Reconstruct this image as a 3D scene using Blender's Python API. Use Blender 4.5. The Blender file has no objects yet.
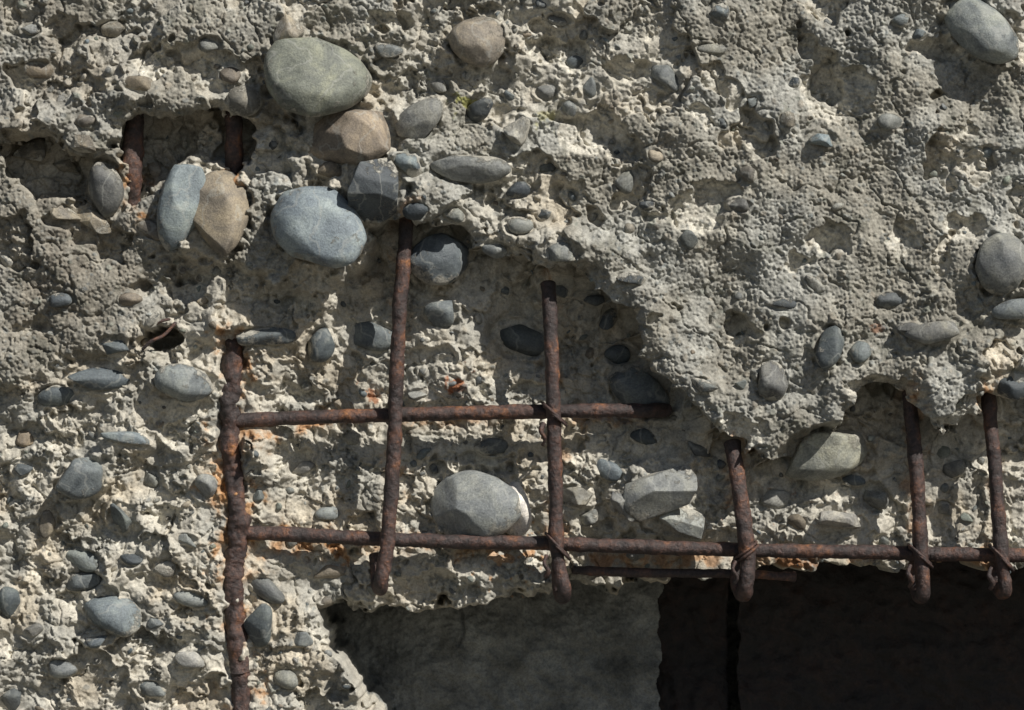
import bpy, bmesh, math, numpy as np
from mathutils import Vector
rng = np.random.default_rng(7)
f32 = np.float32
# ------------------------------------------------------------------ helpers (1 unit = 1 mm)
_ang = np.random.default_rng(1).random((256,256))*2*np.pi
GX = np.cos(_ang).astype(f32); GY = np.sin(_ang).astype(f32)
RT = np.random.default_rng(2).random((4,256,256)).astype(f32)
def perlin(x,y,seed=0):
    xi=np.floor(x).astype(np.int32); yi=np.floor(y).astype(np.int32)
    fx=(x-xi).astype(f32); fy=(y-yi).astype(f32)
    u=fx*fx*fx*(fx*(fx*6-15)+10); v=fy*fy*fy*(fy*(fy*6-15)+10)
    a=(xi+seed*37)&255; b=(yi+seed*91)&255; a1=(a+1)&255; b1=(b+1)&255
    n00=GX[a,b]*fx+GY[a,b]*fy
    n10=GX[a1,b]*(fx-1)+GY[a1,b]*fy
    n01=GX[a,b1]*fx+GY[a,b1]*(fy-1)
    n11=GX[a1,b1]*(fx-1)+GY[a1,b1]*(fy-1)
    return ((n00*(1-u)+n10*u)*(1-v)+(n01*(1-u)+n11*u)*v)*1.5
def fbm(x,y,scale,octv=4,seed=0,gain=.5):
    r=0;a=1.0;f=1.0/scale
    for i in range(octv):
        r=r+a*perlin(x*f+i*17.3,y*f+i*5.7,seed+i); a*=gain; f*=2.03
    return r
def turb(x,y,scale,octv=4,seed=0,gain=.5):
    r=0;a=1.0;f=1.0/scale
    for i in range(octv):
        r=r+a*np.abs(perlin(x*f+i*17.3,y*f+i*5.7,seed+i)); a*=gain; f*=2.03
    return r
def worley(x,y,scale,seed=0,jit=.9):
    x=(x/scale).astype(f32); y=(y/scale).astype(f32)
    xi=np.floor(x).astype(np.int32); yi=np.floor(y).astype(np.int32)
    F1=np.full(x.shape,9,f32);F2=np.full(x.shape,9,f32)
    ox=np.zeros(x.shape,f32);oy=np.zeros(x.shape,f32);R=np.zeros(x.shape,f32);R2=np.zeros(x.shape,f32)
    for dx in(-1,0,1):
        for dy in(-1,0,1):
            a=(xi+dx+seed*53)&255;b=(yi+dy+seed*29)&255
            px=xi+dx+.5+(RT[0,a,b]-.5)*jit-x; py=yi+dy+.5+(RT[1,a,b]-.5)*jit-y
            dd=np.sqrt(px*px+py*py)
            m=dd<F1
            F2=np.where(m,F1,np.minimum(F2,dd))
            F1=np.where(m,dd,F1);ox=np.where(m,px,ox);oy=np.where(m,py,oy)
            R=np.where(m,RT[2,a,b],R);R2=np.where(m,RT[3,a,b],R2)
    return F1,F2,ox,oy,R,R2
def sst(a,b,x):
    t=np.clip((x-a)/(b-a),0,1); return t*t*(3-2*t)
def sdf(x,y,P):
    d=np.full(x.shape,1e9,f32); inside=np.zeros(x.shape,bool); n=len(P)
    for i in range(n):
        ax,ay=P[i];bx,by=P[(i+1)%n]
        ex,ey=bx-ax,by-ay
        t=np.clip(((x-ax)*ex+(y-ay)*ey)/(ex*ex+ey*ey),0,1)
        q=(x-ax-t*ex)**2+(y-ay-t*ey)**2
        d=np.minimum(d,q)
        c=((ay>y)!=(by>y))
        xc=ax+(y-ay)*ex/(ey if ey!=0 else 1e-6)
        inside^=c&(x<xc)
    return np.where(inside,-np.sqrt(d),np.sqrt(d))
def pdist(x,y,P):
    d=np.full(x.shape,1e9,f32)
    for (ax,ay),(bx,by) in zip(P[:-1],P[1:]):
        ex,ey=bx-ax,by-ay
        t=np.clip(((x-ax)*ex+(y-ay)*ey)/(ex*ex+ey*ey),0,1)
        d=np.minimum(d,(x-ax-t*ex)**2+(y-ay-t*ey)**2)
    return np.sqrt(d)
def to_world(V):
    V=np.asarray(V,dtype=np.float64)
    return np.stack([(V[:,0]-512)/1000,V[:,2]/1000,(355-V[:,1])/1000],1)
def make_mesh(name,V,F,col=None,mat=None,extra=None):
    V=to_world(V); F=np.asarray(F,dtype=np.int32)
    me=bpy.data.meshes.new(name); k=F.shape[1]
    me.vertices.add(len(V)); me.vertices.foreach_set('co',V.astype(f32).ravel())
    me.loops.add(F.size); me.loops.foreach_set('vertex_index',F.ravel())
    me.polygons.add(len(F)); me.polygons.foreach_set('loop_start',np.arange(0,F.size,k,dtype=np.int32))
    me.update(calc_edges=True)
    if col is not None:
        a=me.attributes.new('Col','FLOAT_COLOR','POINT')
        c=np.ones((len(V),4),f32); c[:,:col.shape[1]]=col
        a.data.foreach_set('color',c.ravel())
    ob=bpy.data.objects.new(name,me); bpy.context.scene.collection.objects.link(ob)
    if mat: me.materials.append(mat)
    return ob
def grid_faces(ny,nx):
    i=np.arange(ny*nx,dtype=np.int32).reshape(ny,nx)
    return np.stack([i[:-1,:-1],i[1:,:-1],i[1:,1:],i[:-1,1:]],-1).reshape(-1,4)

# ------------------------------------------------------------------ materials
def new_mat(name):
    m=bpy.data.materials.new(name); m.use_nodes=True
    nt=m.node_tree; return m,nt,nt.nodes['Principled BSDF']
def N(nt,t,**kw):
    n=nt.nodes.new(t)
    for k,v in kw.items():
        if k.startswith('i_'): n.inputs[k[2:].replace('_',' ')].default_value=v
        else: setattr(n,k,v)
    return n
def ramp(nt,stops):
    r=nt.nodes.new('ShaderNodeValToRGB'); e=r.color_ramp.elements
    while len(e)<len(stops): e.new(.5)
    for i,(p,c) in enumerate(stops):
        e[i].position=p; e[i].color=(c[0],c[1],c[2],1) if hasattr(c,'__len__') else (c,c,c,1)
    return r
def mixc(nt,mode,fac,a,b):
    m=nt.nodes.new('ShaderNodeMix'); m.data_type='RGBA'; m.blend_type=mode
    for s,v in ((m.inputs[0],fac),(m.inputs[6],a),(m.inputs[7],b)):
        if isinstance(v,bpy.types.NodeSocket): nt.links.new(v,s)
        elif hasattr(v,'__len__'): s.default_value=(*v,1)
        else: s.default_value=v
    return m.outputs[2]

def mat_concrete():
    m,nt,b=new_mat('weathered_concrete'); L=nt.links.new
    tc=N(nt,'ShaderNodeTexCoord'); o=tc.outputs['Object']
    at=N(nt,'ShaderNodeAttribute',attribute_name='Col')
    n1=N(nt,'ShaderNodeTexNoise',i_Scale=420.,i_Detail=3.,i_Roughness=.7); L(o,n1.inputs['Vector'])
    n2=N(nt,'ShaderNodeTexNoise',i_Scale=45.,i_Detail=5.,i_Roughness=.65); L(o,n2.inputs['Vector'])
    r1=ramp(nt,[(.25,.6),(.5,1.),(.75,1.3)]); L(n1.outputs['Fac'],r1.inputs[0])
    r2=ramp(nt,[(.3,(.78,.77,.76)),(.7,(1.18,1.17,1.15))]); L(n2.outputs['Fac'],r2.inputs[0])
    c=mixc(nt,'MULTIPLY',1.,at.outputs['Color'],r1.outputs[0])
    c=mixc(nt,'MULTIPLY',1.,c,r2.outputs[0])
    L(c,b.inputs['Base Color']); b.inputs['Roughness'].default_value=.93
    b.inputs['Specular IOR Level'].default_value=.15
    bp=N(nt,'ShaderNodeBump',i_Strength=.7,i_Distance=.001); L(n1.outputs['Fac'],bp.inputs['Height'])
    L(bp.outputs[0],b.inputs['Normal'])
    return m
def mat_stone():
    m,nt,b=new_mat('river_stone'); L=nt.links.new
    tc=N(nt,'ShaderNodeTexCoord'); o=tc.outputs['Object']
    at=N(nt,'ShaderNodeAttribute',attribute_name='Col')
    n1=N(nt,'ShaderNodeTexNoise',i_Scale=28.,i_Detail=6.,i_Roughness=.7,i_Distortion=.8); L(o,n1.inputs['Vector'])
    n2=N(nt,'ShaderNodeTexNoise',i_Scale=500.,i_Detail=3.,i_Roughness=.7); L(o,n2.inputs['Vector'])
    n3=N(nt,'ShaderNodeTexNoise',i_Scale=60.,i_Detail=7.,i_Roughness=.78); L(o,n3.inputs['Vector'])
    w=N(nt,'ShaderNodeTexWave',i_Scale=9.,i_Distortion=14.,i_Detail=4.,i_Detail_Scale=2.); L(o,w.inputs['Vector'])
    r1=ramp(nt,[(.3,(.42,.44,.48)),(.5,(.95,.95,.95)),(.7,(1.6,1.54,1.38))]); L(n1.outputs['Fac'],r1.inputs[0])
    r2=ramp(nt,[(.3,.72),(.7,1.28)]); L(n2.outputs['Fac'],r2.inputs[0])
    rw=ramp(nt,[(.95,0.),(1.,.3)]); L(w.outputs['Fac'],rw.inputs[0])
    c=mixc(nt,'MULTIPLY',1.,at.outputs['Color'],r1.outputs[0]); c=mixc(nt,'MULTIPLY',1.,c,r2.outputs[0])
    c=mixc(nt,'MIX',rw.outputs[0],c,(.42,.42,.38))
    ad=N(nt,'ShaderNodeMath',operation='ADD'); L(at.outputs['Alpha'],ad.inputs[0])
    sc=N(nt,'ShaderNodeMath',operation='MULTIPLY_ADD'); L(n3.outputs['Fac'],sc.inputs[0]); sc.inputs[1].default_value=2.6; sc.inputs[2].default_value=-1.3
    L(sc.outputs[0],ad.inputs[1])
    rc=ramp(nt,[(.5,0.),(.7,.9)]); L(ad.outputs[0],rc.inputs[0])
    cr=mixc(nt,'MULTIPLY',1.,(.39,.37,.315),r2.outputs[0])
    c=mixc(nt,'MIX',rc.outputs[0],c,cr)
    L(c,b.inputs['Base Color'])
    rr=ramp(nt,[(.3,.45),(.7,.75)]); L(n1.outputs['Fac'],rr.inputs[0]); L(rr.outputs[0],b.inputs['Roughness'])
    b.inputs['Specular IOR Level'].default_value=.4
    ah=N(nt,'ShaderNodeMath',operation='MULTIPLY_ADD'); L(n2.outputs['Fac'],ah.inputs[0]); ah.inputs[1].default_value=.35; L(n3.outputs['Fac'],ah.inputs[2])
    ah2=N(nt,'ShaderNodeMath',operation='MULTIPLY_ADD'); L(rc.outputs[0],ah2.inputs[0]); ah2.inputs[1].default_value=1.; L(ah.outputs[0],ah2.inputs[2])
    bp=N(nt,'ShaderNodeBump',i_Strength=.75,i_Distance=.0018); L(ah2.outputs[0],bp.inputs['Height']); L(bp.outputs[0],b.inputs['Normal'])
    return m
def mat_rust(name,dark=1.,orange=.66):
    m,nt,b=new_mat(name); L=nt.links.new
    tc=N(nt,'ShaderNodeTexCoord'); o=tc.outputs['Object']
    n1=N(nt,'ShaderNodeTexNoise',i_Scale=34.,i_Detail=8.,i_Roughness=.78); L(o,n1.inputs['Vector'])
    n2=N(nt,'ShaderNodeTexNoise',i_Scale=300.,i_Detail=4.,i_Roughness=.7); L(o,n2.inputs['Vector'])
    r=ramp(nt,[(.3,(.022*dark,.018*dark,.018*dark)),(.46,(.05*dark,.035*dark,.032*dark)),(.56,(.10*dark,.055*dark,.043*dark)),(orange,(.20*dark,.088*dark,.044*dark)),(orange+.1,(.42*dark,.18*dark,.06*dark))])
    L(n1.outputs['Fac'],r.inputs[0])
    r2=ramp(nt,[(.3,.5),(.7,1.5)]); L(n2.outputs['Fac'],r2.inputs[0])
    c=mixc(nt,'MULTIPLY',1.,r.outputs[0],r2.outputs[0]); L(c,b.inputs['Base Color'])
    b.inputs['Roughness'].default_value=.55; b.inputs['Specular IOR Level'].default_value=.5
    ah=N(nt,'ShaderNodeMath',operation='MULTIPLY_ADD'); L(n2.outputs['Fac'],ah.inputs[0]); ah.inputs[1].default_value=.7; L(n1.outputs['Fac'],ah.inputs[2])
    bp=N(nt,'ShaderNodeBump',i_Strength=.9,i_Distance=.0025); L(ah.outputs[0],bp.inputs['Height']); L(bp.outputs[0],b.inputs['Normal'])
    return m
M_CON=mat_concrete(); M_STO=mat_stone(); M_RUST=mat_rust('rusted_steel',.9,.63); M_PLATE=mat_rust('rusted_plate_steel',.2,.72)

# ------------------------------------------------------------------ wall grid
def axis(lo,hi,step,far):
    core=np.arange(lo,hi+.1,step); out=[];s=step;v=hi
    while v<hi+far: s=min(s*1.15,60); v+=s; out.append(v)
    neg=[];s=step;v=lo
    while v>lo-far: s=min(s*1.15,60); v-=s; neg.append(v)
    return np.concatenate([neg[::-1],core,out])
xs=axis(-20,1044,.95,2200); ys=axis(-20,730,.95,1400)
X,Y=np.meshgrid(xs,ys); X=X.astype(f32);Y=Y.astype(f32)
wn1=fbm(X,Y,70,3,3); wn2=fbm(X,Y,14,3,8); wn3=fbm(X,Y,14,3,18)
wx=X+wn1*14+wn2*6
wy=Y+fbm(X,Y,70,3,13)*14+wn3*6
big=fbm(X,Y,220,2,20)*10
mid=fbm(X,Y,85,3,25)*15

RECESS=[(345,250),(372,222),(408,214),(440,232),(480,250),(520,264),(562,272),(602,286),(634,312),(642,352),(668,388),(700,412),(735,450),(765,468),(800,462),(832,440),(872,402),(900,392),(915,404),(940,430),(975,420),(992,388),(1040,372),(2600,360),(2600,640),(228,640),(236,520),(240,420),(248,352),(290,322),(322,290)]
LEFTL=[(-2500,372),(0,376),(60,352),(100,338),(150,300),(215,262),(262,262),(300,300),(345,250),(400,300),(400,1900),(-2500,1900)]
HOLA=[(118,118),(150,108),(200,114),(244,112),(250,140),(240,174),(222,182),(200,172),(172,176),(150,205),(126,208),(112,170)]
HOLB=[(-8,146),(22,140),(60,146),(96,152),(112,184),(92,202),(44,196),(14,186)]
OPEN=[(312,602),(345,608),(400,604),(470,600),(540,592),(580,584),(680,579),(760,572),(860,566),(2600,570),(2600,2200),(420,2200),(372,712),(340,660),(318,628)]
sR=sdf(wx,wy,RECESS); sL=sdf(wx,wy,LEFTL); sA=sdf(wx,wy,HOLA); sB=sdf(wx,wy,HOLB)
wxo=X+fbm(X,Y,42,4,33)*13; wyo=Y+fbm(X,Y,42,4,38)*13
sO=sdf(wxo,wyo,OPEN)
wid=8+60*(1-sst(270,380,X))
tR=1-sst(0,1,1+sR/wid)
tR=np.where(sR>0,0,tR)
tL=np.where(sL>0,0,1-sst(0,1,1+sL/18))
tA=np.where(sA>0,0,1-sst(0,1,1+sA/7)); tB=np.where(sB>0,0,1-sst(0,1,1+sB/8))
fresh=np.clip(tR+tL,0,1)
depR=52+0*X
depR+=34*np.exp(-(((X-610)/65)**2+((Y-350)/75)**2)**1.5)+26*np.exp(-(((X-522)/30)**2+((Y-325)/62)**2))
depR+=-17*np.exp(-(((X-452)/44)**2+((Y-350)/60)**2)**2)
depR+=14*np.exp(-(((X-620)/90)**2+((Y-560)/40)**2))
d=big+mid*.8
d=d*(1-.6*tR)
d=np.where(tR>0,np.maximum(d*(1-tR)+(depR+d*.4)*tR, 14*tL*(1-tR)+(depR+d*.4)*tR),d+14*tL)
d=d+50*tA+52*tB
lip=np.exp(-((sR-22)/22)**2)*(sR>0)*sst(300,380,X)
d-=lip*14
d-=16*np.exp(-((sB-14)/14)**2)*(sB>0)*(Y<165)+12*np.exp(-((sA-12)/12)**2)*(sA>0)*(Y<150)
pt=fbm(X,Y,95,4,50)+.5*np.exp(-(((X-560)/110)**2+((Y-90)/95)**2))+.2*np.exp(-(((X-860)/60)**2+((Y-100)/60)**2))-.6*np.exp(-(((X-780)/130)**2+((Y-280)/120)**2))-.35*np.exp(-(((X-60)/90)**2+((Y-270)/70)**2))+.2*np.exp(-(((X-330)/220)**2+((Y-60)/90)**2))-.25*sst(640,760,X)
erod=sst(.08,.12,pt)*(1-fresh)
d+=erod*12
fresh2=np.clip(fresh+erod*.85+tA+tB,0,1)
sm=sst(-.45,.05,fbm(X,Y,75,4,55)+.1*tR)*(.15+.85*fresh2)
rf=1-.86*sm
for sc,am,sd in((58,9.5,1),(25,5.4,2),(11,1.8,3),(6,.6,4)):
    F1,F2,ox,oy,R,R2=worley(wx+fbm(X,Y,sc*.5,3,60+sd)*sc*.3,wy+fbm(X,Y,sc*.5,3,70+sd)*sc*.3,sc,sd)
    fac=((R-.5)*1.2+(ox*(R2-.5)+oy*(R-.5))*2.6)*sst(0,.12,F2-F1)
    d+=fac*am*(.10+.95*fresh2)*(1 if sc>30 else (1-.2*sm if sc>20 else rf))
    if sc==25: Rf=R
    if sc==11: Rf2=R
d+=fbm(X,Y,34,3,80,.5)*5.*(.45+.6*fresh2)
d-=(turb(wx,wy,13,4,86,.55)-.5)*2.0*rf*(.2+.8*fresh2)
F1,F2,ox,oy,R,R2=worley(X+wn2*1.5,Y+wn3*1.5,3.7,9)
g=(.62-F1)*(.35+R*1.2); d-=g*2.6*(1-.8*fresh2)*rf
F1b,_,_,_,Rb,_=worley(X+fbm(X,Y,7,3,91)*4,Y+fbm(X,Y,7,3,92)*4,9.5,11)
pits=sst(.36,.05,F1b)*(Rb>.6); d+=pits*2.8*rf*(1-.65*fresh2)
rid=1-np.abs(fbm(X,Y,60,4,95)); d+=sst(.9,1.,rid)*3.
d+=fbm(X,Y,3.2,2,99)*.6*(.4+.6*rf)
SOCK=[(592,138,36,26,12),(705,206,38,26,11),(838,88,40,26,12),(628,66,26,18,12),(935,38,32,16,11),(828,236,24,16,9),(884,398,42,15,12),(965,222,22,15,9),(660,214,20,10,7),(288,300,34,20,14),(545,46,22,13,10),(742,432,30,16,7),(800,262,16,10,6),(905,240,18,20,7),(565,190,20,12,6),(430,360,30,18,5),(700,120,16,9,5),(60,30,20,12,8),(155,60,26,14,10),(180,430,20,14,8),(40,440,24,14,9),(160,520,20,12,8),(740,330,12,8,5),(965,130,14,9,5),(390,30,24,14,10),(575,60,16,20,10),(185,280,26,12,9),(300,385,26,14,7),(290,470,24,12,6),(60,600,22,12,9),(180,640,26,14,9),(30,330,20,10,7)]
sock=np.zeros_like(d)
def window(cx,cy,r):
    i0,i1=np.searchsorted(xs,[cx-r,cx+r]); j0,j1=np.searchsorted(ys,[cy-r,cy+r]); return slice(j0,j1),slice(i0,i1)
for cx,cy,rx,ry,dp in SOCK:
    w=window(cx,cy,max(rx,ry)*1.4); x=(X[w]+wn2[w]*3-cx)/rx;y=(wy[w]-cy)/ry; r=np.sqrt(x*x+y*y)
    k=np.sqrt(np.clip(1-r*r,0,1)); d[w]+=k*dp*1.7; sock[w]=np.maximum(sock[w],sst(0,.5,k))
def bulge(cx,cy,rx,ry,h,ang=0):
    R_=max(rx,ry)*2.2; w=window(cx,cy,R_); a=math.radians(ang)
    x=wx[w]-cx;y=wy[w]-cy; u=(x*math.cos(a)+y*math.sin(a))/rx; v=(-x*math.sin(a)+y*math.cos(a))/ry
    d[w]-=h*np.exp(-(u*u+v*v)**1.5)
bulge(670,495,62,34,20); bulge(480,572,90,20,14); bulge(300,570,50,26,10); bulge(820,520,60,22,8)
bulge(612,500,24,24,-18); bulge(360,262,20,18,-16)
bulge(150,90,90,18,10); bulge(30,112,50,18,16); bulge(420,200,60,26,12,20); bulge(590,258,50,16,10,15)
w=window(160,333,40); q=np.sqrt(((wx[w]-160)/18)**2+((wy[w]-333)/15)**2); d[w]+=60*sst(1.1,.7,q)
VL=[(233,338),(230,380),(228,430),(233,480),(237,530),(233,570),(233,620),(238,670),(240,735)]
BV=[[(408,196),(405,240),(400,300),(396,380),(394,440),(389,520),(385,560),(381,584)],
    [(548,280),(551,330),(553,400),(555,460),(556,530),(559,570),(564,592)],
    [(733,440),(739,480),(744,520),(748,560),(746,590)],
    [(911,385),(914,430),(918,480),(921,540),(924,592)],
    [(990,375),(993,430),(997,480),(1001,540),(1006,588)]]
dv=pdist(X+wn2*5,Y,VL); ch=sst(18,9,dv)*(Y>330)
d=d*(1-ch)+(19+fbm(X,Y,18,3,120)*9)*ch
for P in BV:
    q=pdist(X,Y,P); c=sst(24,8,q)*(sR<-3); d=np.where(c>0,d*(1-c)+np.maximum(d,33.)*c,d)
H1=[(236,421),(330,417),(480,413),(640,411),(655,411)]; H2=[(236,533),(330,537),(400,541),(560,545),(740,551),(1120,558)]
for P in (H1,H2):
    q=pdist(X,Y,P); c=sst(20,7,q)*(X>236); need=np.where(X<300,22,32.+fbm(X,Y,25,3,128)*3); d=d*(1-c)+np.maximum(d,need)*c
tO=np.where(sO>0,0,1-sst(0,1,1+sO/12))
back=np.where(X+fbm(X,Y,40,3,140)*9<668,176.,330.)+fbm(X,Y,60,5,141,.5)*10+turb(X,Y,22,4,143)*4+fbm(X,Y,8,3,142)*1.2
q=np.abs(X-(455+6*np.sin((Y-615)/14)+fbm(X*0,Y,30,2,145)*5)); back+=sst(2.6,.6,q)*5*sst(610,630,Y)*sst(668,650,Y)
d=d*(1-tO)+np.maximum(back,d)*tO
d=d.astype(f32)

# ------------------------------------------------------------------ colour of concrete
def C(r,g,b): return np.array([r,g,b],f32)
sand=C(.275,.262,.224); pale=C(.54,.51,.437); dirt=C(.205,.184,.15); warm=C(.46,.405,.315); greyc=C(.34,.338,.308)
def lerp(a,b,t): return a*(1-t[...,None])+b*t[...,None]
col=np.broadcast_to(sand,X.shape+(3,)).copy()
col=lerp(col,greyc,sst(-.3,.5,fbm(X,Y,120,4,200)))
col=lerp(col,pale,np.clip(fresh2*(.6+.5*fbm(X,Y,45,4,210)),0,1))
col=lerp(col,pale*.97,np.clip(sm*.7,0,1)*(.3+.7*fresh2))
col=lerp(col,warm,np.clip(fresh2*sst(-.0,.5,fbm(X,Y,80,4,215))*.7,0,1))
col=lerp(col,greyc*.9,np.clip(fresh2*sst(.0,.4,fbm(X,Y,55,4,217))*.65,0,1))
col=lerp(col,C(.57,.545,.475),sock*.7)
dz=np.exp(-(((X-55)/110)**2+((Y-275)/75)**2)*.9)+.7*np.exp(-(((X-40)/90)**2+((Y-60)/80)**2))
col=lerp(col,dirt,np.clip(dz*(.8+.7*fbm(X,Y,40,4,220)),0,.85)*(1-.6*tL))
col*=(1+.14*(Rf-.5)*fresh2+.14*(Rf2-.5)*rf)[...,None]
col*=(.82+.44*R*(1-.75*sm)+.12*sm)[...,None]
lich=sst(.36,.6,fbm(X,Y,26,4,230))*(1-fresh2)*.5
col=lerp(col,C(.14,.14,.115),lich)
def spot(cx,cy,rx,ry,c,k,n=.5,sd=0,sc=9):
    w=window(cx,cy,max(rx,ry)*3)
    g_=np.exp(-(((X[w]-cx)/rx)**2+((Y[w]-cy)/ry)**2)); m=sst(.35,.6,g_+n*fbm(X[w],Y[w],sc,4,240+sd))*k
    col[w]=lerp(col[w],c,m)
spot(466,101,13,6,C(.30,.30,.06),.7,.5,1); spot(545,118,10,8,C(.30,.29,.12),.5,.5,2)
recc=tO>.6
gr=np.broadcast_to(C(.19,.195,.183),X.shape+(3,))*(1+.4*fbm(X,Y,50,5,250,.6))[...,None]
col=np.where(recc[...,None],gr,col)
O1=C(.48,.25,.10); O2=C(.27,.125,.055); O3=C(.45,.34,.225)
def stain(P,wd,k,sd,ylo=-99,yhi=9999,xlo=-9999,xhi=9999,dx=0,dy=0):
    xa=[p[0] for p in P];ya=[p[1] for p in P]; M=wd*3+20
    i0,i1=np.searchsorted(xs,[min(xa)-M,max(xa)+M]); j0,j1=np.searchsorted(ys,[min(ya)-M,max(ya)+M]); w=(slice(j0,j1),slice(i0,i1))
    Xw=X[w];Yw=Y[w]
    q0=pdist(Xw-dx,Yw-dy,P); q=q0+fbm(Xw,Yw,16,4,260+sd,.6)*wd*1.2
    z=sst(-.3,.35,fbm(Xw,Yw,50,3,270+sd))*sst(wd*2.8,wd*1.8,q0)
    c=lerp(col[w],O3,sst(wd*2,wd*.5,q)*k*z*.5)
    m=sst(wd,wd*.2,q)*k*z
    c=lerp(c,O1,m); m2=sst(wd*.5,0,q)*k*z; col[w]=lerp(c,O2,m2*.6)
stain(VL,18,.7,1); stain([(228,500),(236,570)],24,.8,9); stain([(234,440),(226,490)],20,.7,10); stain([(232,340),(231,370)],16,.4,15)
stain([(240,421),(310,418)],13,.7,2,dy=5); stain([(240,540),(335,545)],15,.75,3,dy=6)
stain([(335,545),(500,552)],10,.4,4); stain([(310,418),(640,412)],9,.35,5,dy=3); stain([(600,560),(1060,566)],11,.5,6)
for P in BV: stain(P,10,.32,7)
stain([(131,180),(129,208)],12,.8,11); stain([(232,150),(234,182)],10,.7,12); stain([(905,398),(898,410)],9,.7,13); stain([(985,395),(990,420)],8,.6,14)
spot(455,386,10,9,C(.34,.13,.06),.9,.5,5); spot(372,398,6,8,C(.36,.15,.07),.8,.5,6); spot(500,560,16,6,O1,.6,.6,7); spot(876,328,9,5,C(.24,.12,.07),.7,.4,8)
spot(800,566,26,7,O2,.7,.6,9); spot(530,556,9,6,O1,.7,.6,10)

# ------------------------------------------------------------------ stones
def ico(n):
    bm=bmesh.new(); bmesh.ops.create_icosphere(bm,subdivisions=n,radius=1)
    V=np.array([v.co[:] for v in bm.verts]); F=np.array([[v.index for v in f.verts] for f in bm.faces]); bm.free(); return V,F
ICO={2:ico(2),3:ico(3),5:ico(5)}
BLUE=C(.16,.182,.186); GRN=C(.20,.215,.185); GREY=C(.215,.22,.206); DARK=C(.075,.085,.089); TAN=C(.265,.235,.188); LITE=C(.36,.36,.33); BRN=C(.175,.152,.12); WHT=C(.62,.61,.57)
def stone(cx,cy,rx,ry,ang,colr,dd,rz,lvl=3,facet=.3,crust=0.,out=.45,jit=1.):
    V,F=ICO[lvl]; V=V.copy()
    nf=int(5+facet*14)
    for _ in range(nf):
        n=rng.normal(size=3); n/=np.linalg.norm(n); c=1-rng.random()*.38*(.35+facet)
        t=V@n; ex=np.clip(t-c,0,None); V-=ex[:,None]*n*(.75+.22*min(1,facet))
    ph=rng.random(9)*6.28
    s=1+.05*np.sin(2.1*V[:,0]+ph[0])*np.sin(1.9*V[:,1]+ph[1])+.035*np.sin(4*V[:,2]+ph[2]+2*V[:,0])+.014*np.sin(9*V[:,0]+ph[3])*np.sin(8*V[:,1]+ph[4])
    V*=s[:,None]
    V[:,1]*=1+rng.uniform(-.2,.2)*V[:,0]
    a=math.radians(ang); x=V[:,0]*rx;y=V[:,1]*ry;z=V[:,2]*rz
    tl=rng.uniform(-.3,.3); tm=rng.uniform(-.3,.3)
    W=np.stack([cx+x*math.cos(a)-y*math.sin(a),cy+x*math.sin(a)+y*math.cos(a),dd-rz*out+z+tl*x+tm*y],1)
    al=np.clip(.25+crust+.5*(V[:,2]+out+.1)+rng.uniform(.05,.4)*(V[:,0]*math.cos(ph[5])+V[:,1]*math.sin(ph[5])),0,1)
    hue=rng.uniform(-.045,.045)
    cc=np.empty((len(W),4),f32); cc[:,:3]=colr*(1+rng.uniform(-.12,.12))*np.array([1+hue,1+rng.uniform(-.015,.015),1-hue]); cc[:,3]=al
    return W,F,cc
BIG=[(320,77,54,40,8,GRN,.15,.5),(477,40,29,25,10,TAN*1.,.15,.3),(351,136,54,34,-15,BRN*1.4,.75,.2),(421,118,28,17,-38,GREY*.9,.3,.5),
(372,189,37,36,10,DARK*1.15,1.,.5),(320,228,52,38,38,BLUE*1.4,.2,.55),(183,204,23,46,14,BLUE*1.35,.4,.35),(470,168,40,15,2,GREY*.9,.3,.55),
(438,258,31,27,-10,DARK*1.9,.2,.7),(476,508,46,35,2,GREY*1.2,.35,.5),(214,214,34,48,8,BRN*1.45,1.,.0),(982,32,42,26,38,GREY,.2,.4),
(1001,264,27,31,15,GREY*.95,.2,.4),(829,455,46,26,-14,C(.31,.325,.285),.6,.5),(640,391,38,20,38,BLUE*.95,.4,.5)]
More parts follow.
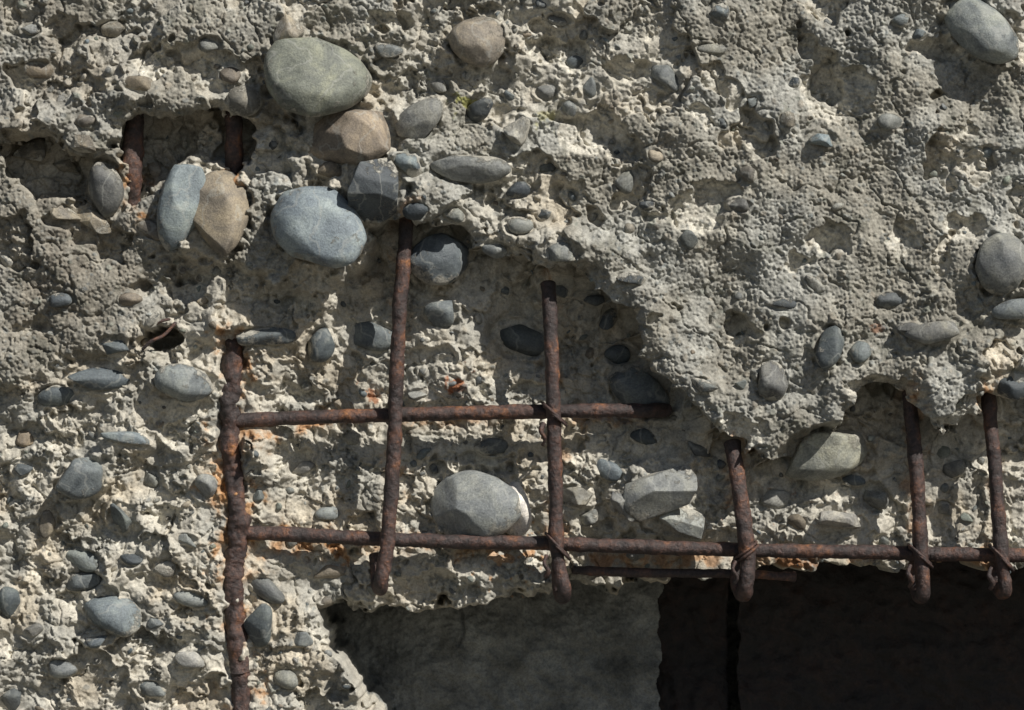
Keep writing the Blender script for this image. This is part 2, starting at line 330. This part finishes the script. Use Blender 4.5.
MED=[(290,31,16,23,20,TAN*.85),(246,101,19,17,0,TAN),(517,132,16,19,0,LITE),(480,108,12,14,30,DARK),(520,190,13,8,-20,DARK),(518,226,15,9,5,GREY),
(560,252,24,11,8,GREY),(410,166,16,13,20,BLUE),(416,212,12,9,0,DARK),(828,348,16,21,15,DARK*1.4),(772,381,16,20,0,GREY*.8),(860,353,11,13,0,BLUE),
(935,334,32,13,-14,GREY),(820,140,18,12,0,BLUE*1.3),(1014,310,28,11,-8,BLUE),(783,304,13,6,0,DARK),(788,121,8,9,0,TAN),(627,179,14,13,0,GREY*.9),
(665,76,19,12,35,GREY),(520,338,30,20,25,DARK*1.3),(440,312,20,15,0,BLUE*.8),(370,338,26,18,10,DARK*1.5),(319,346,13,17,20,BLUE*.7),(186,383,34,19,6,BLUE*1.15),
(100,378,38,15,2,BLUE*.8),(114,346,15,10,10,BLUE*.9),(56,396,19,11,-10,BLUE*.9),(82,478,30,19,-22,BLUE),(126,438,26,9,22,BLUE),(118,518,14,16,0,BLUE),
(45,522,9,19,10,TAN*.8),(79,561,20,10,10,BLUE*1.1),(79,583,20,9,-8,BLUE*1.1),(110,616,30,17,10,BLUE*1.1),(8,602,13,17,0,BLUE*.7),(31,631,13,8,0,GREY*.7),
(97,641,11,9,0,DARK*1.6),(205,486,12,12,0,LITE*.75),(258,626,15,20,5,BLUE*.8),(266,592,22,12,25,GREY*.8),(10,700,16,14,0,BLUE*.7),(264,338,28,10,5,DARK*1.3),
(620,355,12,10,0,DARK*1.3),(631,279,17,8,12,DARK),(492,448,19,10,5,DARK*1.2),(646,438,17,9,0,DARK*1.1),(106,190,20,28,0,GREY*.7),(880,500,15,13,0,GREY),
(951,511,13,9,20,GREY*.9),(1012,385,24,15,0,DARK*1.2),(719,13,9,11,0,DARK*1.7),(713,49,15,5,8,GREY*.8),(900,21,10,7,0,BLUE),(919,34,9,7,0,BLUE),
(590,86,10,12,-10,GREY*.9),(545,90,13,9,0,GREY*.9),(570,108,9,8,0,GREY),(690,239,15,9,15,GREY*.7),(325,515,13,8,0,GREY),(648,205,9,6,0,DARK),
(40,70,16,9,0,BRN),(85,120,14,9,20,BRN),(655,155,9,7,30,TAN),(610,320,10,13,0,DARK*1.4),(705,386,16,9,20,BLUE),(742,385,9,7,0,DARK*1.3),
(575,60,11,6,0,DARK*1.2),(890,122,13,8,0,GREY),(740,205,13,8,10,GREY*.8),(560,290,11,8,0,DARK),(596,300,12,7,20,DARK*1.3),
(420,395,15,7,0,LITE*.8),(350,440,10,7,0,GREY),(300,470,13,8,0,LITE*.7),(330,575,18,10,0,TAN),(590,520,14,10,0,GREY*.8),(610,470,16,10,30,BLUE*.8),
(780,500,15,10,0,LITE*.8),(860,480,12,8,10,DARK*1.3),(960,470,12,10,0,GREY),(700,450,15,8,30,GREY*.8),(890,300,14,8,0,DARK*1.2),(908,330,12,8,0,GREY*.7),
(150,690,16,9,10,GREY),(190,660,15,10,0,LITE*.8),(60,670,18,9,0,GREY),(165,570,12,8,0,TAN),(185,540,14,7,10,GREY),(150,480,12,8,20,GREY),(20,470,12,9,0,BLUE*.7),(190,600,18,8,15,GREY),(155,625,12,7,0,BLUE*.8),
(300,640,12,8,0,GREY),(285,680,14,9,10,GREY),(30,30,12,8,0,GREY*.8),(110,28,14,8,0,BRN),(210,45,12,8,0,GREY*.8),(390,50,14,8,20,GREY*.8),(230,75,12,9,0,BRN),(140,85,16,9,10,BRN),
(560,20,14,7,10,GREY),(440,85,12,8,30,GREY*.8),(455,215,13,9,0,GREY*.8),(495,250,14,8,10,GREY*.9),(545,215,10,7,0,DARK*1.5),(330,170,14,8,0,BRN),(150,230,16,9,20,BRN),(60,300,14,8,0,DARK*1.4),(130,300,12,8,0,BRN)]
ROCK=[(664,490,52,28,-16,GREY*1.05,1.2,.45),(686,524,38,18,8,LITE*.85,1.2,.5),(636,508,28,20,30,GREY*1.,1.2,.4),(60,212,26,14,25,TAN*.9,1.3,.3),(92,222,32,12,35,TAN*1.05,1.3,.4),(150,165,10,12,0,TAN,1.,.2),(575,500,22,14,0,TAN,1.3,.3),(845,520,30,14,5,LITE*.9,1.4,.4),(345,410,18,12,0,TAN,1.4,.3),
(60,165,26,12,8,TAN*.8,1.4,.2),(30,150,24,14,-10,BRN*1.3,1.4,.6),(85,145,20,14,15,BRN*1.2,1.4,.6)]
cobbles=[]; heap=[]
def settle(cx,cy,rx,ry,ang,amt=1.):
    R_=max(rx,ry)*1.6+6; w=window(cx,cy,R_); a=math.radians(ang)
    x=X[w]-cx;y=Y[w]-cy; u=(x*math.cos(a)+y*math.sin(a))/rx; v=(-x*math.sin(a)+y*math.cos(a))/ry
    r=np.sqrt(u*u+v*v); ins=r<1.1
    if not ins.any(): return 0
    d0=float(np.median(d[w][ins])); t=sst(1.3,.95,r)*.75*amt
    nn=fbm(X[w],Y[w],16,3,300)
    d[w]=d[w]*(1-t)+(d0+nn*min(rx,ry)*.16)*t
    co=np.exp(-((r-1.03)/.17)**2)*(.15+1.9*nn); d[w]-=co*min(11,.34*min(rx,ry))*amt
    return d0
for (cx,cy,rx,ry,ang,c,fc,pr) in BIG:
    dd=settle(cx,cy,rx,ry,ang); rz=min(rx,ry)*.8
    cobbles.append(stone(cx,cy,rx,ry,ang,c,dd,rz,5,fc,.0,pr))
for (cx,cy,rx,ry,ang,c,fc,pr) in ROCK:
    dd=settle(cx,cy,rx,ry,ang,.5); heap.append(stone(cx,cy,rx,ry,ang,c,dd,min(rx,ry)*.9,5,fc,.08,pr))
placed=[(b[0],b[1],max(b[2],b[3])) for b in BIG+ROCK]
cobbles_white=stone(515,512,18,27,-6,WHT,float(d[np.searchsorted(ys,512),np.searchsorted(xs,530)])-4,24,5,.3,-.4,.5)
for (cx,cy,rx,ry,ang,c) in MED:
    dd=settle(cx,cy,rx,ry,ang); o=rng.uniform(-.25,.6); rx*=rng.uniform(.9,1.15); ry*=rng.uniform(.9,1.15)
    heap.append(stone(cx,cy,rx,ry,ang+rng.uniform(-8,8),c*rng.uniform(.85,1.25),dd,min(rx,ry)*.9,3,rng.uniform(.3,1.2),rng.uniform(-.05,.3),o))
    placed.append((cx,cy,max(rx,ry)))
pal=[BLUE,GREY,DARK*1.3,TAN*.9,GRN*.9,GREY*.8,BRN,LITE*.8]
def free(x,y,r):
    for a,b,c in placed:
        if (a-x)**2+(b-y)**2<(c*.95+r)**2: return False
    return True
def inopen(x,y):
    j=min(np.searchsorted(ys,y),len(ys)-1);i=min(np.searchsorted(xs,x),len(xs)-1); return tO[j,i]>.01, fresh2[j,i], sm[j,i]
cnt=0
for _ in range(4200):
    x=rng.uniform(-60,1090);y=rng.uniform(-60,760); r=2.6+rng.gamma(1.1,2.2); r=min(r,15)
    io,fr,sv=inopen(x,y)
    if io: continue
    if rng.random()>.10+.45*fr: continue
    if not free(x,y,r): continue
    if abs(np.interp(y,[p[1] for p in VL],[p[0] for p in VL])-x)<16 and y>335: continue
    ry=r*rng.uniform(.5,.95); ang=rng.uniform(-70,70)
    dd=settle(x,y,r,ry,ang,.8); lv=3 if r>8 else 2
    heap.append(stone(x,y,r,ry,ang,pal[rng.integers(len(pal))]*rng.uniform(.75,1.3),dd,ry*.9,lv,rng.uniform(.5,1.4),rng.uniform(0,.5),rng.uniform(-.45,.45))); placed.append((x,y,r)); cnt+=1
    if cnt>520: break
for _ in range(12000):
    x=rng.uniform(-20,1044);y=rng.uniform(-20,730); r=1.2+rng.gamma(1.2,.7); r=min(r,5.5)
    io,fr,sv=inopen(x,y)
    if io or rng.random()<max(sv*.92,.25*fr): continue
    w=window(x,y,r*1.3)
    if d[w].size<4: continue
    a=rng.uniform(0,3.14); xx=X[w]-x;yy=Y[w]-y; u=(xx*math.cos(a)+yy*math.sin(a))/r;v=(-xx*math.sin(a)+yy*math.cos(a))/(r*.7)
    k=np.sqrt(np.clip(1-u*u-v*v,0,1)); kk=np.clip(np.minimum(k,.55+rng.uniform(-.6,.6)*u+rng.uniform(-.6,.6)*v),0,1)
    sgn=1 if rng.random()<.92 else -1
    d[w]-=kk*r*.6*sgn
    if sgn>0:
        c=pal[rng.integers(len(pal))]*rng.uniform(.8,1.5); t=sst(.1,.5,k)*.5; col[w]=lerp(col[w],c,t)

# undercut: matter deep behind a broken edge reaches back under the edge
def under(s_,k,wd,mask=1.):
    gy,gx=np.gradient(s_,ys,xs); gx=np.clip(gx,-1,1);gy=np.clip(gy,-1,1)
    am=k*np.clip(d-8,0,60)*np.exp(-(s_/wd)**2)*(s_<1)*mask
    return gx*am,gy*am
def blur(a,n=3):
    for _ in range(n):
        a=(a+np.roll(a,1,0)+np.roll(a,-1,0)+np.roll(a,1,1)+np.roll(a,-1,1))/5
    return a
UX=np.zeros_like(d);UY=np.zeros_like(d)
for s_,k,wd,mk in ((sdf(X+wn1*14,Y+fbm(X,Y,70,3,13)*14,RECESS),.38,18,sst(330,390,X)*(Y<500)),(sA,.3,14,Y<150),(sB,.35,14,Y<175)):
    a_,b_=under(s_,k,wd,mk); UX+=a_;UY+=b_
UX=blur(UX);UY=blur(UY)
V=np.stack([(X+UX).ravel(),(Y+UY).ravel(),d.ravel()],1)
wall=make_mesh('concrete_wall',V,grid_faces(len(ys),len(xs)),np.clip(col.reshape(-1,3),.01,.75),M_CON)
def join(parts):
    off=0;Vs=[];Fs=[];Cs=[]
    for W,F,c in parts: Vs.append(W);Fs.append(F+off);Cs.append(c);off+=len(W)
    return np.concatenate(Vs),np.concatenate(Fs),np.concatenate(Cs)
for k,pz in enumerate(cobbles):
    if k==9: pz=join([pz,cobbles_white])
    make_mesh('river_cobble' if k==0 else 'river_cobble.%03d'%k,pz[0],pz[1],pz[2],M_STO)
v_,f_,c_=join(heap); make_mesh('pebble_aggregate',v_,f_,c_,M_STO)

# ------------------------------------------------------------------ reinforcement
def resample(P,step):
    P=np.array(P,float); n=len(P); out=[]
    for i in range(n-1):
        p0=P[max(i-1,0)];p1=P[i];p2=P[i+1];p3=P[min(i+2,n-1)]
        m=max(2,int(np.linalg.norm(p2-p1)/step))
        for t in np.arange(m)/m:
            out.append(.5*((2*p1)+(-p0+p2)*t+(2*p0-5*p1+4*p2-p3)*t*t+(-p0+3*p1-3*p2+p3)*t**3))
    out.append(P[-1]); return np.array(out)
def tube(P,r,step=1.6,seg=28,rough=.09,seed=0,flat=1.):
    C_=resample(P,step); n=len(C_); T=np.gradient(C_,axis=0); T/=np.linalg.norm(T,axis=1)[:,None]
    ref=np.array([0,0,1.]) if abs(T[0,2])<.8 else np.array([1.,0,0]); u=np.cross(T[0],ref);u/=np.linalg.norm(u); U=[u]
    for i in range(1,n):
        u=U[-1]-T[i]*np.dot(U[-1],T[i]); u/=np.linalg.norm(u); U.append(u)
    U=np.array(U); W=np.cross(T,U)
    th=np.arange(seg)/seg*2*np.pi; s=np.arange(n)*step
    S,TH=np.meshgrid(s,th,indexing='ij'); cx=np.cos(TH)*r;sy=np.sin(TH)*r
    nz=fbm(S+seed*50,cx*1.6+seed*9,24,4,400+seed,.6)+fbm(S+seed*50,sy*1.6,24,4,420+seed,.6)
    radv=r*(1+rough*nz+.05*fbm(S,S*0+seed,80,2,440))
    F1,_,_,_,Rr,_=worley(S+seed*31,(TH*r)%(2*np.pi*r),7,5+seed)
    radv-=r*.09*sst(.5,.1,F1)*(Rr>.65)
    e=np.clip(np.minimum(s,s[-1]-s)/(r*.8),0,1); radv*=np.sqrt(1-(1-e[:,None])**2*.96)
    V=C_[:,None,:]+U[:,None,:]*(radv*np.cos(TH))[...,None]+W[:,None,:]*(radv*np.sin(TH))[...,None]*flat
    i=np.arange(n*seg).reshape(n,seg); j=np.roll(i,-1,1)
    F=np.stack([i[:-1],i[1:],j[1:],j[:-1]],-1).reshape(-1,4)
    V=V.reshape(-1,3)
    c0=len(V);V=np.concatenate([V,C_[:1],C_[-1:]])
    q0=[(c0,i[0,(a+2)%seg],i[0,(a+1)%seg],i[0,a]) for a in range(0,seg,2)]
    q1=[(c0+1,i[-1,a],i[-1,(a+1)%seg],i[-1,(a+2)%seg]) for a in range(0,seg,2)]
    return V,np.concatenate([F,np.array(q0),np.array(q1)])
def joinq(parts):
    off=0;Vs=[];Fs=[]
    for W,F in parts: Vs.append(W);Fs.append(F+off);off+=len(W)
    return np.concatenate(Vs),np.concatenate(Fs)
vd=[8,8,8,8,8]; rad=[7.4,7.3,8.2,7.4,7.2]
for k,P in enumerate(BV):
    z=vd[k]; n=len(P); path=[]
    for i,(x,y) in enumerate(P):
        t=max(0,1-i/1.5); path.append((x,y-(0 if i<n-1 else 4),z+t*16))
    x,y=P[-1]
    path+= [(x-1,y+5,z+8),(x-3,y+3,z+20),(x-5,y-8,z+27),(x-6,y-30,z+30)]
    v,f=tube(path,rad[k],seed=k+1,rough=.1)
    make_mesh('rebar_stirrup' if k==0 else 'rebar_stirrup.%03d'%k,v,f,None,M_RUST)
bars=[tube([(228,421,22),(260,420,23),(330,417,23),(480,413,23),(600,411,25),(640,411,31),(672,411,52)],7.2,seed=10,rough=.1),
      tube([(226,532,22),(260,534,23),(330,537,23),(400,541,23),(560,545,23),(740,551,24),(900,554,23),(1120,558,23),(2400,575,23)],7.2,seed=11,rough=.1),
      tube([(x,y,19) for x,y in VL]+[(244,1200,19)],9.8,seed=12,rough=.22,flat=.9),
      tube([(131,90,32),(131,130,28),(130,170,26),(130,206,34),(130,230,44)],10.,seed=13,rough=.14),
      tube([(231,92,32),(232,130,26),(232,160,28),(234,192,40)],8.6,seed=14,rough=.14),
      tube([(572,572,44),(640,575,42),(745,576,40),(800,580,50)],4.6,seed=15,rough=.12)]
for k,(v,f) in enumerate(bars):
    make_mesh('rebar_bar' if k==0 else 'rebar_bar.%03d'%k,v,f,None,M_RUST)
def tie(cx,cy,zv,zh,sl,seed):
    parts=[]; zc=(zv+zh)/2
    for s,o in((sl,0),(sl,3.2)):
        p=[]
        for a in np.linspace(0,2*np.pi,26):
            al=math.cos(a)*14; dz=-math.sin(a)*17.5
            p.append((cx+al*.8+o*.5,cy+al*s+o,zc+dz*1.02))
        parts.append(tube(p,1.5,step=1.2,seg=8,rough=.15,seed=seed))
    tx,ty=cx-10,cy+10
    parts.append(tube([(tx,ty,zv-4),(tx-3,ty+8,zv-9),(tx+1,ty+16,zv-7),(tx-2,ty+23,zv-3)],2.1,step=1.2,seg=8,rough=.3,seed=seed+1))
    return joinq(parts)
for k,(a,b,zv,zh,s) in enumerate([(554,413,8,23,.7),(557,545,8,23,.8),(746,551,8,24,-.6),(921,555,8,23,.7),(1002,557,8,23,.8)]):
    v,f=tie(a,b,zv,zh,s,30+k); make_mesh('tie_wire' if k==0 else 'tie_wire.%03d'%k,v,f,None,M_RUST)
v,f=joinq([tube([(142,350,-2),(152,341,-4),(164,335,0),(176,322,4)],1.8,seg=8,seed=50),tube([(148,330,10),(158,322,6),(170,319,8)],1.6,seg=8,seed=51)])
make_mesh('rusty_wire',v,f,None,M_RUST)

# ------------------------------------------------------------------ rusty steel plates in the opening
def plate(x0,x1,y0,y1,z,seed):
    a=np.arange(x0,x1+.1,3.);b=np.arange(y0,y1+.1,3.)
    XX,YY=np.meshgrid(a,b); ZZ=z+fbm(XX,YY,130,3,500+seed)*9+fbm(XX,YY,14,4,510+seed,.6)*3
    XX=XX+fbm(XX*0,YY,40,4,520+seed)*4
    V=np.stack([XX.ravel(),YY.ravel(),ZZ.ravel()],1); F=grid_faces(len(b),len(a)); n=len(V)
    Vb=V.copy(); Vb[:,2]+=6; i=np.arange(n).reshape(len(b),len(a)); side=[]
    for e in (i[0],i[-1],i[:,0],i[:,-1]): side.append(np.stack([e[:-1],e[1:],e[1:]+n,e[:-1]+n],1))
    return np.concatenate([V,Vb]),np.concatenate([F,F[:,::-1]+n]+side)
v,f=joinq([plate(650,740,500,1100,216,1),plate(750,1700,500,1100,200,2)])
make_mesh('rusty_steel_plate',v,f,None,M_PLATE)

# ------------------------------------------------------------------ ground: out of view, added to bounce light onto the wall
gm,nt,b=new_mat('bounce_ground')
n=N(nt,'ShaderNodeTexNoise',i_Scale=3.,i_Detail=10.); r=ramp(nt,[(.3,(.10,.095,.08)),(.7,(.18,.17,.15))]); nt.links.new(n.outputs['Fac'],r.inputs[0]); nt.links.new(r.outputs[0],b.inputs['Base Color']); b.inputs['Roughness'].default_value=.95
me=bpy.data.meshes.new('ground'); me.from_pydata([(-300,-300,-1.4),(300,-300,-1.4),(300,300,-1.4),(-300,300,-1.4)],[],[(0,1,2,3)]); me.materials.append(gm)
bpy.context.scene.collection.objects.link(bpy.data.objects.new('ground',me))

# ------------------------------------------------------------------ light, sky, camera
sd=Vector((.60,-.54,.78)).normalized()
sun=bpy.data.lights.new('sun','SUN'); sun.energy=5.; sun.angle=math.radians(.5); sun.color=(1,.965,.905)
so=bpy.data.objects.new('sun',sun); so.rotation_euler=(-sd).to_track_quat('-Z','Y').to_euler(); so.location=(2,-2,3); bpy.context.scene.collection.objects.link(so)
w=bpy.data.worlds.new('World'); bpy.context.scene.world=w; w.use_nodes=True
bg=w.node_tree.nodes['Background']; sk=w.node_tree.nodes.new('ShaderNodeTexSky'); sk.sky_type='NISHITA'; sk.sun_disc=False
sk.sun_elevation=math.asin(sd.z); sk.sun_rotation=math.atan2(sd.x,sd.y); w.node_tree.links.new(sk.outputs[0],bg.inputs[0]); bg.inputs[1].default_value=.05
cam=bpy.data.cameras.new('camera'); co=bpy.data.objects.new('camera',cam); bpy.context.scene.collection.objects.link(co)
co.location=(0,-4,0); co.rotation_euler=(math.radians(90),0,0); cam.sensor_width=36; cam.lens=36*4/1.024; cam.clip_end=2000
bpy.context.scene.camera=co
s=bpy.context.scene; s.view_settings.view_transform='Standard'; s.view_settings.look='None'; s.view_settings.exposure=0
